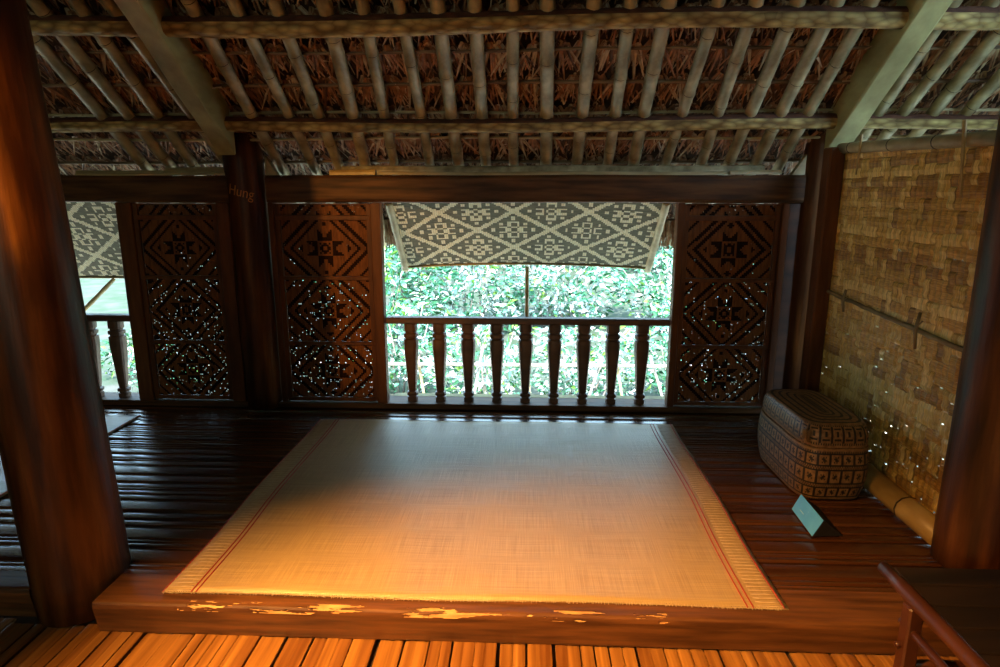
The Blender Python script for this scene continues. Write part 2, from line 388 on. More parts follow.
# ragged fringe at the eave
mb = MB()
x = -3.4
while x < 3.3:
    for r in range(4):
        y0 = 4.30 + .07 * r; root = Vector((x + rnd.uniform(-.01, .01), y0, roofz(y0, .05 + .03 * r)))
        d = Vector((rnd.uniform(-.16, .16), rnd.uniform(.05, .35), -1)).normalized(); s = Vector((1, rnd.uniform(-.4, .4), 0)).normalized()
        L = rnd.uniform(.10, .19); w = rnd.uniform(.006, .012)
        vs = []; 
        for i in range(3):
            t = i / 2; c = root + d * L * t; vs += [c - s * w * (1 - .5 * t) * .5, c + s * w * (1 - .5 * t) * .5]
        mb.add(vs, [(0, 1, 3, 2), (2, 3, 5, 4)], rnd.choices([0, 1, 2], [4, 5, 1])[0])
    x += .008
tag(mb.build('eave_thatch', [M['leafA'], M['leafB'], M['leafP']]), 'hanging reddish straw fringe of the eave outside the windows', 'thatch', kind='stuff')

# battens
for k, by in enumerate(battY):
    mb = MB(); pts = []; n = 40; ph = rnd.uniform(0, 6)
    for i in range(n + 1):
        X = -3.3 + 6.6 * i / n; yy = by + .006 * math.sin(X * 2.3 + ph); pts.append((X, yy, roofz(yy, .076) + rnd.uniform(-.002, .002)))
    mb.tube(pts, .0075 if k % 3 else .009, 7)
    pale = (k == 7 or k == 8)
    tag(mb.build('roof_batten', M['bamboo_pale' if pale else 'batten']), 'thin %s roof batten across the rafters, %s from the top of the slope' % ('pale' if pale else 'brown', ORD[k]), 'batten', 'thin roof battens')

# ------------------------------------------------------------------ purlins
def purlin(yc, zc, xa, xb, r, label):
    mb = MB(); n = int((xb - xa) / .035); pts = []; R = []
    ph = rnd.uniform(0, 6)
    for i in range(n + 1):
        X = xa + (xb - xa) * i / n
        pts.append((X, yc + .008 * math.sin(X * 1.7 + ph), zc + .009 * math.sin(X * 1.9 + ph * 2))); R.append(r * (1 + .06 * math.sin(X * 2.1 + ph)))
    mb.tube(pts, R, 24, jit=.035)
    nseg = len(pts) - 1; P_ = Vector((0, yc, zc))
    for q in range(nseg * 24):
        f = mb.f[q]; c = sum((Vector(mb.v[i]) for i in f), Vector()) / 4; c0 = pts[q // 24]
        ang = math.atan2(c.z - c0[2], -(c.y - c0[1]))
        mb.sm[q] = False; mb.m[q] = 1 if .30 < ang < 3.3 else 0  # upper faces of the log take the dark red colour
    return tag(mb.build('roof_purlin', [M['purlin'], M['purlin_top']]), label, 'log', 'hewn purlins under the rafters')
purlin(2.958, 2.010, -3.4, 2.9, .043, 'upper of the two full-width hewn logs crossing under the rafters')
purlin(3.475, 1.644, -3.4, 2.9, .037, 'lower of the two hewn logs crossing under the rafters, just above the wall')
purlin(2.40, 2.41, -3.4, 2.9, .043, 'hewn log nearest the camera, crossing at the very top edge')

# ------------------------------------------------------------------ bamboo rafters (placed by where they cross the two purlins)
RAF = [(-2.44, -2.66, 0), (-2.06, -2.36, 1), (-1.93, -2.05, 0), (-1.76, -1.86, 1)]
F_ = 640.; Pp = math.radians(12.47); Yy = math.radians(2.36)
def hit(u, v, n=.033):
    a = (u - 500) / F_; b = -(v - 333.5) / F_; cp, sp, cy, sy = math.cos(Pp), math.sin(Pp), math.cos(Yy), math.sin(Yy)
    d = Vector((-sy * cp + a * cy - b * sy * sp, cy * cp + a * sy + b * cy * sp, -sp + b * cp))
    # plane z = roofz(y,n)
    k = roofz(0, n) - 1.3; t = k / (d.z + SL * d.y); return Vector((0, 0, 1.3)) + d * t
def rafter(p, q, r, label, y0=1.9, y1=4.5):
    d = (q - p); 
    def at(y):
        t = (y - p.y) / d.y; return p + d * t
    A, B = at(y0), at(y1); L = (B - A).length; ax = (B - A).normalized()
    mb = MB(); pts = []; R = []; mis = []; s = 0; nodes = []; t = rnd.uniform(.05, .25)
    while t < L - .05: nodes.append(t); t += rnd.uniform(.24, .36)
    ts = [0.]; rr = [r]; mm = []
    for nd in nodes:
        for dt, k, mi in ((-.02, 1., 0), (-.006, 1.06, 0), (-.003, 1.10, 0), (.003, 1.0, 1), (.007, 1.09, 0), (.02, 1., 0)):
            ts.append(nd + dt); rr.append(r * k * (1 - .10 * nd / L)); mm.append(mi)
    ts.append(L); rr.append(r * .9); mm.append(0)
    ph = rnd.uniform(0, 6)
    for t in ts: pts.append(A + ax * t + ex * (.006 * math.sin(t * 2 + ph)))
    mb.tube(pts, rr, 12, mis=mm)
    return tag(mb.build('bamboo_rafter', [M['bamboo'], M['bamboo_node']]), label, 'bamboo pole', 'bamboo rafters')
left = [((51, 58), (95, 109)), ((65, 37), (112, 94)), ((100, 36), (155, 112)), ((136, 39), (189, 112))]
midl = [((209, 37), (250, 110)), ((250, 34), (287, 112)), ((289, 36), (318, 112)), ((332, 37), (351, 110)), ((368, 34), (384, 110)), ((404, 32), (419, 110)), ((442, 32), (452, 110)), ((477, 31), (483, 114)), ((513, 29), (514, 114)), ((548, 27), (546, 116)), ((590, 31), (582, 116)), ((627, 31), (614, 116)), ((663, 31), (645, 114)), ((708, 32), (681, 114)), ((747, 32), (718, 114)), ((784, 32), (750, 112)), ((822, 32), (781, 112)), ((854, 34), (810, 112))]
rght = [((932, 34), (884, 104)), ((970, 31), (905, 112)), ((995, 37), (938, 108)), ((1034, 40), (968, 112))]
O2 = ORD + ['seventeenth', 'eighteenth']
for i, (a, b) in enumerate(left): rafter(hit(*a), hit(*b), rnd.uniform(.029, .033), 'bamboo rafter left of the left sloping beam, %s from the left' % O2[i], 2.0)
for i, (a, b) in enumerate(midl): rafter(hit(*a), hit(*b), rnd.uniform(.028, .036), 'bamboo rafter between the two sloping beams, %s from the left' % O2[i], 2.2)
for i, (a, b) in enumerate(rght): rafter(hit(*a), hit(*b), rnd.uniform(.029, .034), 'bamboo rafter right of the right sloping beam, %s from the left' % O2[i], 2.0)

# ------------------------------------------------------------------ sloping beams
def sloping(x0, x1, zb, zt, label):
    mb = MB(); y0, y1 = 3.55, 1.1; n = 24; rows = []
    for i in range(n + 1):
        y = y0 + (y1 - y0) * i / n; dz = SL * (y0 - y); e = .003 * math.sin(i * 1.3) + rnd.uniform(-.001, .001); b = .006
        rows.append([(x0 + b, y, zb + dz + e), (x1 - b, y, zb + dz + e), (x1 + e, y, zb + dz + b), (x1 + e, y, zt + dz), (x0 + e, y, zt + dz), (x0 + e, y, zb + dz + b)])
    vs = [p for r in rows for p in r]; fs = []
    for i in range(n):
        for k in range(6): fs.append((i * 6 + k, i * 6 + (k + 1) % 6, (i + 1) * 6 + (k + 1) % 6, (i + 1) * 6 + k))
    fs.append(tuple(range(6))); fs.append(tuple(n * 6 + k for k in range(6))[::-1])
    mb.add(vs, fs, 0)
    return tag(mb.build('sloping_beam', M['beam_face']), label, 'beam', 'sloping roof beams')
sloping(-1.685, -1.585, 1.497, 1.715, 'thick squared roof beam sloping down to the left rear column')
sloping(1.555, 1.665, 1.497, 1.705, 'thick squared roof beam sloping down to the right rear column')

# ------------------------------------------------------------------ columns
def column(x, y, z0, z1, r0, r1, label, n=28, knots=0, lean=(0, 0)):
    mb = MB(); k = 22; pts = []; R = []
    for i in range(k + 1):
        t = i / k; pts.append((x + .005 * math.sin(t * 5 + x) + lean[0] * t, y + lean[1] * t, z0 + (z1 - z0) * t)); R.append((r0 + (r1 - r0) * t) * (1 + .012 * math.sin(t * 9 + x)))
    mb.tube(pts, R, n, jit=.006)
    return tag(mb.build('wooden_column', M['column']), label, 'column')
colL = column(-1.545, 1.96, -.119, 3.0, .153, .142, 'thick round polished wooden column in the left foreground', lean=(-.15, 0))
colM = column(-1.610, 3.755, .001, 1.62, .112, .110, 'dark round wooden column between the two left lattice panels', lean=(-.03, 0))
column(1.640, 3.755, .001, 1.62, .112, .098, 'dark round wooden column in the far right corner behind the woven wall')
column(1.640, 2.13, -.001, 2.45, .158, .150, 'thick round dark column at the right edge in front of the woven wall')
# scratched word on the left rear column
cu = bpy.data.curves.new('carving', 'FONT'); cu.body = 'Hung'; cu.size = .085; cu.extrude = .001; cu.shear = .25; cu.offset = -.0005
to = bpy.data.objects.new('carving_tmp', cu); COL.objects.link(to)
bpy.context.view_layer.update()
me = bpy.data.meshes.new_from_object(to.evaluated_get(bpy.context.evaluated_depsgraph_get()))
bpy.data.objects.remove(to)
w = max(v.co.x for v in me.vertices)
rr_ = .1135
for v in me.vertices:
    sx, sz = (v.co.x - w * .5) * .78, v.co.y
    a = sx / rr_ + .12; v.co = Vector((math.sin(a) * (rr_ + .001 + v.co.z), -math.cos(a) * (rr_ + .001 + v.co.z), sz - sx * .25))
me.materials.clear(); me.materials.append(M['ink'])
ob = bpy.data.objects.new('carved_writing', me); COL.objects.link(ob); ob.parent = colM; ob.location = (-.006, 0, 1.275); ob['label'] = 'orange scratched handwriting'

mb = MB(); mb.box(1.472, 1.560, YW + .01, YW + .06, .036, 1.239, 0, .004); tag(mb.build('dark_post', M['dark_wood']), 'narrow dark post between the right lattice panel and the corner column', 'post')
# corner jamb, brace slivers
mb = MB(); mb.box(1.522, 1.600, 3.40, 3.49, .001, 1.52, 0, .008); tag(mb.build('corner_jamb', M['frame']), 'reddish upright board framing the far end of the woven bamboo wall', 'post')
mb = MB(); mb.add([(-1.49, 3.70, 1.393), (-1.42, 3.70, 1.393), (-1.49, 3.70, 1.50), (-1.49, 3.74, 1.393), (-1.42, 3.74, 1.393), (-1.49, 3.74, 1.50)], [(0, 1, 2), (5, 4, 3), (0, 3, 4, 1), (1, 4, 5, 2), (2, 5, 3, 0)]); tag(mb.build('wedge', M['bamboo_pale']), 'small pale wooden wedge on the lintel beside the left rear column', 'wedge')
mb = MB(); mb.add([(1.53, 3.70, 1.393), (1.46, 3.70, 1.393), (1.53, 3.70, 1.50), (1.53, 3.74, 1.393), (1.46, 3.74, 1.393), (1.53, 3.74, 1.50)], [(2, 1, 0), (3, 4, 5), (0, 1, 4, 3), (1, 2, 5, 4), (2, 0, 3, 5)]); tag(mb.build('wedge', M['bamboo_pale']), 'small pale wooden wedge on the lintel beside the right rear column', 'wedge')

# loose split bamboo lying on the lintels
def strip(xa, xb, y, z, w, h, label, m='bamboo_pale', dz=0.):
    mb = MB(); n = 16; rows = []; k = 7
    for i in range(n + 1):
        t = i / n; X = xa + (xb - xa) * t; zz = z + dz * t + .002 * math.sin(X * 6)
        for j in range(k): a = PI * j / (k - 1); rows.append((X, y - math.cos(a) * w / 2, zz + math.sin(a) * h))
    fs = []
    for i in range(n):
        for j in range(k): fs.append((i * k + j, i * k + (j + 1) % k, (i + 1) * k + (j + 1) % k, (i + 1) * k + j))
    fs.append(tuple(range(k))[::-1]); fs.append(tuple(n * k + j for j in range(k)))
    mb.add(rows, fs, 0)
    return tag(mb.build('split_bamboo', M[m]), label, 'bamboo strip')
strip(-2.62, -2.10, 3.745, 1.3935, .05, .030, 'pale split bamboo lying on the left lintel, left piece behind the thick column')
strip(-2.09, -1.70, 3.745, 1.3935, .06, .045, 'wide pale split bamboo lying on the left lintel beside the rear column')
strip(-2.60, -1.72, 3.70, 1.3935, .026, .014, 'thin split bamboo along the front edge of the left lintel')
strip(-1.12, -.86, 3.705, 1.3935, .03, .030, 'short reddish bamboo piece at the left end on the middle lintel', 'bamboo_gold')
strip(-1.06, 1.32, 3.745, 1.3935, .05, .052, 'long split bamboo lying along the middle lintel', 'bamboo')
strip(-.84, 1.10, 3.702, 1.3935, .024, .018, 'long thin pale bamboo strip along the front edge of the middle lintel')
strip(1.12, 1.40, 3.702, 1.3935, .028, .024, 'short pale bamboo strip at the right end of the middle lintel')

# ------------------------------------------------------------------ lattice panels
def motif(u, v):
    """True = dark cell; u, v in -1..1"""
    a, b = abs(u), abs(v); d = a + b
    if .74 < d < .86 or .98 < d < 1.10: return True
    if d > 1.34:
        if 1.40 < d < 1.50 : return True
        if a > .82 and b > .70 and (a + b) > 1.62: return True
        return False
    if 1.10 < d < 1.34: return False
    if d < .74:
        for (p, q) in ((a, b), (b, a)):
            if p < .19 and .18 < q < .42 and not (p < (q - .24) * .75): return True
            if (p < .03 and .50 < q < .62) or (p < .075 and .54 < q < .58): return True
        if (a < .045 and .05 < b < .14) or (b < .045 and .05 < a < .14) or (abs(a - b) < .03 and .03 < a < .11): return True
    return False
def weave_infill(parent, x0, x1, z0, z1, y, holes, voff=0., vs_=1.):
    mb = MB(); n = 46; c = (x1 - x0) / n; nz = max(3, round((z1 - z0) / c)); cz = (z1 - z0) / nz
    full = (x1 - x0) * .5
    for i in range(n):
        for j in range(nz):
            u = (i + .5) / n * 2 - 1; v = ((j + .5) * cz - (z1 - z0) / 2) / full * vs_ + voff
            dk = motif(u, v); yy = y + (.0035 if dk else 0)
            hx = hz = 0
            p = holes * (.6 + .8 * rnd.random())
            if rnd.random() < p: hx = c * rnd.uniform(.2, .5); hz = cz * rnd.uniform(.2, .5)
            xa, xb, za, zb = x0 + i * c, x0 + (i + 1) * c, z0 + j * cz, z0 + (j + 1) * cz
            mb.quad((xa, yy, za), (xb, yy, za), (xb, yy, zb - hz), (xa, yy, zb - hz), 1 if dk else 0)
            if hz > 0: mb.quad((xa, yy, zb - hz), (xb - hx, yy, zb - hz), (xb - hx, yy, zb), (xa, yy, zb), 1 if dk else 0)
            # step faces give the weave its thickness
            if not dk:
                mb.quad((xa, y, za), (xa, y + .0045, za), (xa, y + .0045, zb - hz), (xa, y, zb - hz), 0)
                mb.quad((xb, y, za), (xb, y, zb - hz), (xb, y + .0045, zb - hz), (xb, y + .0045, za), 0)
                mb.quad((xa, y, za), (xb, y, za), (xb, y + .0045, za), (xa, y + .0045, za), 0)
                mb.quad((xa, y, zb), (xa, y + .0045, zb), (xb - hx, y + .0045, zb), (xb - hx, y, zb), 0) if not hz else None
    return mb.build('woven_infill', [M['lattice'], M['lattice_dark']], parent)
def lattice_panel(xa, xb, sl, sr, label, holes=(.012, .06, .10)):
    """sl, sr : stile widths"""
    e = empty('lattice_panel', ((xa + xb) / 2, YW + .02, .036), label, 'lattice panel')
    y0, y1 = YW - .002, YW + .055; zt = 1.2385; zb = .0355
    for (a, b, yy) in ((xa, xa + sl, y0 - .012), (xb - sr, xb, y0 - .012)):
        mb = MB(); mb.box(a, b, yy, y1, zb, zt, 0, .004); mb.build('stile', M['frame'], e)
    i0, i1 = xa + sl + .006, xb - sr - .006
    mb = MB()
    for (a, b) in ((i0 - .005, i0 + .022), (i1 - .022, i1 + .005)): mb.box(a, b, y0 + .004, y1 - .01, zb + .006, zt - .004, 0, .002)
    mb.build('inner_frame', M['frame'], e)
    rails = [(zb + .006, .062), (.395, .415), (.790, .812), (1.140, 1.168), (1.226, zt - .004)]
    for (a, b) in rails:
        mb = MB(); mb.box(i0, i1, y0 + .002, y1 - .012, a, b, 0, .002); mb.build('rail', M['frame'], e)
    a, b = i0 + .0225, i1 - .0225
    weave_infill(e, a, b, .0625, .3945, y0 + .02, holes[2])
    weave_infill(e, a, b, .4155, .7895, y0 + .02, holes[1])
    weave_infill(e, a, b, .8125, 1.1395, y0 + .02, holes[0])
    weave_infill(e, a, b, 1.1685, 1.2255, y0 + .02, .08, voff=.45)
    return e
lattice_panel(-2.400, -1.725, .0915, .080, 'carved brown lattice panel between the left window and the rear column')
lattice_panel(-1.497, -.843, .032, .058, 'carved brown lattice panel left of the middle window')
lattice_panel(.852, 1.470, .040, .040, 'carved brown lattice panel right of the middle window', (.006, .035, .07))

# ------------------------------------------------------------------ balustrades
BAL = [(0, .0165), (.028, .0165), (.031, .013), (.036, .0125), (.040, .0175), (.052, .0185), (.060, .0165), (.064, .012), (.070, .0125), (.10, .0145), (.20, .018), (.33, .0235), (.392, .0235), (.398, .0185), (.403, .0185), (.408, .0235), (.428, .0235), (.434, .0175), (.439, .0175), (.445, .0215), (.489, .0215)]
def baluster(parent, x, y, z):
    mb = MB(); pts = [(x, y, z + h) for h, r in BAL]; R = [r * 1.78 + .002 for h, r in BAL]
    # squared section with soft corners
    n = 16; o = len(mb.v)
    for (p, r) in zip(pts, R):
        for j in range(n):
            q = 2 * PI * j / n; c, s = math.cos(q), math.sin(q); k = (abs(c) ** 4 + abs(s) ** 4) ** (-.25); k = .35 + .65 * k
            mb.v.append((p[0] + r * c * k, p[1] + r * s * k, p[2]))
    for i in range(len(pts) - 1):
        for j in range(n):
            mb.f.append((o + i * n + j, o + i * n + (j + 1) % n, o + (i + 1) * n + (j + 1) % n, o + (i + 1) * n + j)); mb.m.append(0); mb.sm.append(False)
    mb.build('baluster', M['rail'], parent)
def balustrade(xa, xb, xs, label):
    e = empty('balustrade', ((xa + xb) / 2, YW + .05, .036), label, 'railing')
    mb = MB(); mb.box(xa, xb, YW + .015, YW + .085, .5255, .565, 0, .006); mb.build('top_rail', M['rail'], e)
    for x in xs: baluster(e, x, YW + .05, .0365)
    return e
# nine balusters in the middle window, read from the photograph's spacing
cx = [-.697 + .1742 * i for i in range(9)]
balustrade(-.842, .851, cx, 'dark turned wooden balustrade across the middle window')
balustrade(-3.6, -2.402, [-2.53 - .1742 * i for i in range(6)], 'dark turned wooden balustrade in the left window beside the thick column')
def outer_sill(xa, xb, label):
    mb = MB(); mb.box(xa, xb, 3.862, 3.93, .005, .033, 0, .004); tag(mb.build('window_sill', M['beam_face']), label, 'sill')
outer_sill(-.84, .90, 'weathered outer sill board below the middle window')

# ------------------------------------------------------------------ propped woven window flaps
def flap_cell(a, b):
    a_ = abs(((a + 1) % 2) - 1); b_ = abs(((b + 1) % 2) - 1); d = a_ + b_
    if abs(d - 1) < .115: return True
    if d > 1: a_, b_ = 1 - a_, 1 - b_
    if a_ + b_ > .86: return False
    # flower motif
    if a_ < .06 and b_ < .08: return False
    if a_ < .15 and b_ < .17: return ((a_ > .075) != (b_ > .085))
    if .17 < a_ < .44 and b_ < .17: return a_ < .25 or (b_ > .08 and a_ < .40)
    if a_ < .15 and .19 < b_ < .46: return b_ > .36 or (a_ > .08)
    if a_ < .06 and .54 < b_ < .70: return True
    if .50 < a_ < .60 and b_ < .08: return True
    if abs(a_ - .32) < .05 and abs(b_ - .34) < .07: return True
    return False
def flap(xa, xb, top, bot, label, strut, struts, arch=0.):
    """top, bot : (y, z) of hinge edge and free edge"""
    e = empty('window_flap', ((xa + xb) / 2, top[0], bot[1]), label, 'window flap')
    T = Vector((0, top[0], top[1])); B = Vector((0, bot[0], bot[1])); L = (B - T).length; d = (B - T).normalized(); n = -(d.cross(ex)).normalized()
    mb = MB(); cw = .0125; ch = .0117; nx = int((xb - xa - .06) / cw); ny = int((L - .015) / ch); c0 = xa + .03 + ((xb - xa - .06) - nx * cw) / 2
    mid = (xa + xb) / 2; hw = (xb - xa) / 2
    def P(x, s, k):
        sag = arch * (1 - ((x - mid) / hw) ** 2)
        p = T + d * s + n * k; return (x, p.y, p.z + sag)
    for i in range(nx):
        for j in range(ny):
            X = c0 + i * cw; s = .004 + j * ch; k = flap_cell((X - mid + .085) / .2275, s / .170 + .32)
            o = -.0025 if k else 0
            mb.quad(P(X + .0004, s + .0003, o), P(X + cw - .0004, s + .0003, o), P(X + cw - .0004, s + ch - .0003, o), P(X + .0004, s + ch - .0003, o), 1 if k else 0)
    mb.build('woven_mat', [M['olive'], M['cream']], e)
    mb = MB()
    mb.quad(P(xa + .01, 0, .004), P(xb - .01, 0, .004), P(xb - .01, L, .004), P(xa + .01, L, .004), 0) if arch == 0 else None
    if arch:
        for i in range(20):
            X0 = xa + .01 + (xb - xa - .02) * i / 20; X1 = xa + .01 + (xb - xa - .02) * (i + 1) / 20
            mb.quad(P(X0, 0, .004), P(X1, 0, .004), P(X1, L, .004), P(X0, L, .004), 0)
    mb.build('backing', M['olive'], e)
    for x in (xa + .012, xb - .012):
        mb = MB(); pts = []; R = []
        for i in range(25):
            t = i / 24; p = T + d * (L + .02) * t; pts.append((x, p.y, p.z)); R.append(.023 * (1.14 if i % 6 == 3 else 1))
        mb.tube(pts, R, 10); mb.build('side_pole', M['bamboo_gold' if False else 'bamboo_pale'], e)
    mb = MB(); pts = [P(xa + (xb - xa) * i / 24, L, 0) for i in range(25)]; mb.tube(pts, .0065, 8); mb.build('edge_rod', M['bamboo_pale'], e)
    if strut:
        mb = MB(); mb.tube(strut, [.013 * (1.15 if i % 3 == 1 else 1) for i in range(len(strut))], 10)
        tag(mb.build('prop_stick', M['bamboo_gold']), struts, 'stick')
    return e
def seg(a, b, n=12): a = Vector(a); b = Vector(b); return [a + (b - a) * i / n for i in range(n + 1)]
flap(-.83, .825, (3.835, 1.245), (4.30, .800), 'woven bamboo flap with cream diamond pattern propped open outside the middle window',
     seg((.005, 3.87, .45), (.005, 4.285, .805)), 'thin bamboo stick propping the middle window flap', .028)
flap(-4.0, -2.44, (3.835, 1.245), (4.27, .725), 'woven bamboo flap with diamond pattern propped open outside the left window',
     seg((-2.97, 3.845, .40), (-2.83, 4.26, .715)), 'slanting bamboo stick propping the left window flap')

# ------------------------------------------------------------------ woven bamboo wall on the right
WX = 1.612
mb = MB(); w = .036; ya, yb, za, zb = 2.20, 3.50, .03, 1.50
ny = int((yb - ya) / w); nz = int((zb - za) / .044); h = .0085
ys = [ya + (yb - ya) * i / ny for i in range(ny + 1)]; zs = [za + (zb - za) * i / nz for i in range(nz + 1)]
perY = [rnd.choice([1, 2, 2, 3]) for _ in range(ny)]
brk = [0, 7, 15, 22, 31, 99]
def over(i, j):   # vertical strip on the room side: twill that turns back like herringbone
    k = sum(1 for q in brk if q <= i); ph = (i + j) if k % 2 else (-i + j + 2)
    jog = 1 if ((i * 7 + (j // 6) * 3) % 11) < 3 else 0
    return (ph + jog) % 5 < 2
holes = set()
def prof(seq):
    """smoothed offset profile for a strip"""
    return seq
for i in range(ny):         # vertical strips
    hl = i in (3, 5) or rnd.random() < .04; yc0, yc1 = ys[i] - .0012, ys[i + 1] + (-.0015 if hl else .0012); rows = []; tw = rnd.uniform(-.003, .003)
    for j in range(nz):
        s = over(i, j); k = h if s else -h
        for t in (.18, .5, .82):
            zz = zs[j] + (zs[j + 1] - zs[j]) * t; bump = k + (h * .5 if s and t == .5 else 0)
            rows.append((zz, bump))
    mi = rnd.choices([0, 2, 3], [5, 3, 2])[0]; vs = []
    for (zz, b) in rows:
        wob = .0022 * math.sin(zz * 17 + i * 2.1) + tw * zz
        vs += [(WX - b + .001, yc0 + wob, zz), (WX - b - .0032, (yc0 + yc1) / 2 + wob, zz), (WX - b + .001, yc1 + wob, zz)]
    fs = []
    for r in range(len(rows) - 1):
        fs += [(r * 3, r * 3 + 1, r * 3 + 4, r * 3 + 3), (r * 3 + 1, r * 3 + 2, r * 3 + 5, r * 3 + 4)]
    mb.add(vs, fs, mi, False)
for j in range(nz):         # horizontal strips
    z0_, z1_ = zs[j] - .0012, zs[j + 1] + (-.0012 if rnd.random() < .3 else .0012); rows = []
    for i in range(ny):
        s = not over(i, j); k = h if s else -h
        for t in (.18, .5, .82):
            rows.append((ys[i] + (ys[i + 1] - ys[i]) * t, k + (h * .5 if s and t == .5 else 0)))
    mi = rnd.choices([1, 4, 2], [6, 2, 2])[0]; vs = []
    for (yy, b) in rows:
        wob = .002 * math.sin(yy * 15 + j * 1.7)
        vs += [(WX - b + .001, yy, z0_ + wob), (WX - b - .0032, yy, (z0_ + z1_) / 2 + wob), (WX - b + .001, yy, z1_ + wob)]
    fs = []
    for r in range(len(rows) - 1):
        fs += [(r * 3, r * 3 + 3, r * 3 + 4, r * 3 + 1), (r * 3 + 1, r * 3 + 4, r * 3 + 5, r * 3 + 2)]
    mb.add(vs, fs, mi, False)
wm = [M['weaveA'], M['weaveB'], M['weaveC'], M['weaveD'], M['weaveD']]
struct(mb.build('wall_right', wm))
def pole(name, a, b, r, m, label, cat='bamboo pole', nodes=True, bend=.0, n=24):
    mb = MB(); A, B = Vector(a), Vector(b); L = (B - A).length; ax = (B - A).normalized(); ts = [0]; rr = [r]; mm = []
    if nodes:
        t = rnd.uniform(.1, .2)
        while t < L - .05:
            for dt, k, mi in ((-.015, 1, 0), (-.003, 1.09, 0), (.002, 1.02, 1), (.006, 1.07, 0), (.018, 1, 0)): ts.append(t + dt); rr.append(r * k); mm.append(mi)
            t += rnd.uniform(.28, .4)
        ts.append(L); rr.append(r * .97); mm.append(0)
    else:
        ts = [L * i / n for i in range(n + 1)]; rr = [r * rnd.uniform(.88, 1.12) for _ in ts]; mm = [0] * n
    pts = [A + ax * t + Vector((0, 0, bend * math.sin(PI * t / L) + (rnd.uniform(-.002, .002) if not nodes else 0))) for t in ts]
    mb.tube(pts, rr, 12, mis=mm); o = mb.build(name, [M[m], M['bamboo_node']])
    return tag(o, label, cat)
pole('bamboo_pole', (1.585, 3.43, 1.515), (1.585, 2.22, 1.475), .026, 'bamboo', 'bamboo pole tied along the top edge of the woven wall')
pole('rough_stick', (1.588, 3.44, .790), (1.588, 2.22, .735), .010, 'stick', 'thin rough stick tied across the middle of the woven wall', 'stick', False)
pole('bamboo_pole', (1.545, 3.30, .052), (1.545, 2.20, .050), .050, 'bamboo_gold', 'fat golden bamboo culm along the foot of the woven wall')
for (yy, zt_, z0__, lab) in ((3.19, .83, .72, 'upright peg tied to the stick, nearer the far corner'), (2.58, .83, .68, 'upright peg tied to the stick, nearer the right column')):
    mb = MB(); mb.tube([(1.572, yy, z0__), (1.566, yy + .004, (zt_ + z0__) / 2), (1.572, yy - .002, zt_)], [.006, .008, .006], 8)
    mb.tube([(1.572, yy - .025, .80), (1.562, yy - .01, .775), (1.570, yy + .018, .75)], .003, 6)
    tag(mb.build('peg', M['stick']), lab, 'peg')
for (yy, z1, z0_, lean, lab) in ((3.16, 1.56, 1.38, .02, 'thin split stake hanging over the top pole near the far corner'), (2.44, 1.55, 1.29, -.03, 'wide split stake tied over the top pole nearer the right column')):
    mb = MB(); mb.add([(1.549, yy, z1), (1.549, yy + .018, z1), (1.553, yy + .012 + lean, z0_), (1.553, yy + .004 + lean, z0_), (1.555, yy, z1), (1.555, yy + .018, z1), (1.557, yy + .012 + lean, z0_), (1.557, yy + .004 + lean, z0_)], [(0, 1, 2, 3), (7, 6, 5, 4), (0, 4, 5, 1), (1, 5, 6, 2), (2, 6, 7, 3), (3, 7, 4, 0)])
    tag(mb.build('split_stake', M['bamboo_gold']), lab, 'stake')

# ------------------------------------------------------------------ mats
def reed_mat(x0, x1, y0, y1, z, label, strl, strr, wob=.006, group=None):
    e = empty('reed_mat', ((x0 + x1) / 2, (y0 + y1) / 2, z), label, 'mat')
    nx, ny = 60, 44
    def P(u, v):
        ex_ = wob * math.sin(v * 9) * (1 if u < .5 else -1) * abs(2 * u - 1)
        ey = wob * .8 * math.sin(u * 11) * abs(2 * v - 1)
        zz = z + .0035 + .0018 * math.sin(u * 13 + v * 3) * math.sin(v * 17 + 1) + .0012 * math.sin(u * 40) * math.sin(v * 7)
        return (x0 + (x1 - x0) * u + ex_, y0 + (y1 - y0) * v + ey, zz)
    mb = MB(); o = 0
    for j in range(ny + 1):
        for i in range(nx + 1): mb.v.append(P(i / nx, j / ny))
    for j in range(ny):
        for i in range(nx): mb.f.append((j * (nx + 1) + i, j * (nx + 1) + i + 1, (j + 1) * (nx + 1) + i + 1, (j + 1) * (nx + 1) + i)); mb.m.append(0); mb.sm.append(True)
    n1 = nx + 1; rim = [i for i in range(n1)] + [j * n1 + nx for j in range(1, ny + 1)] + [ny * n1 + i for i in range(nx - 1, -1, -1)] + [j * n1 for j in range(ny - 1, 0, -1)]
    b = len(mb.v)
    for q in rim: p = mb.v[q]; mb.v.append((p[0], p[1], z + .0005))
    for k in range(len(rim)): k2 = (k + 1) % len(rim); mb.f.append((rim[k], b + k, b + k2, rim[k2])); mb.m.append(0); mb.sm.append(False)
    mb.build('woven_field', M['mat'], e)
    W = x1 - x0
    for xs in strl + strr:
        mb = MB(); pts = []
        for j in range(121):
            v = j / 120; p = P(xs / W, v); pts.append((p[0], p[1], p[2] + .0006 + (.0006 if j % 2 else 0)))
        mb.tube(pts, .0024 if 0.005 < xs < W - .005 else .002, 6); mb.build('red_stripe', M['red'], e)
    return e, P
e, P = reed_mat(-1.20, .845, 1.842, 3.50, 0., 'large woven reed mat with red striped side borders on the raised floor', [.003, .098, .114], [2.032, 1.935, 1.917])
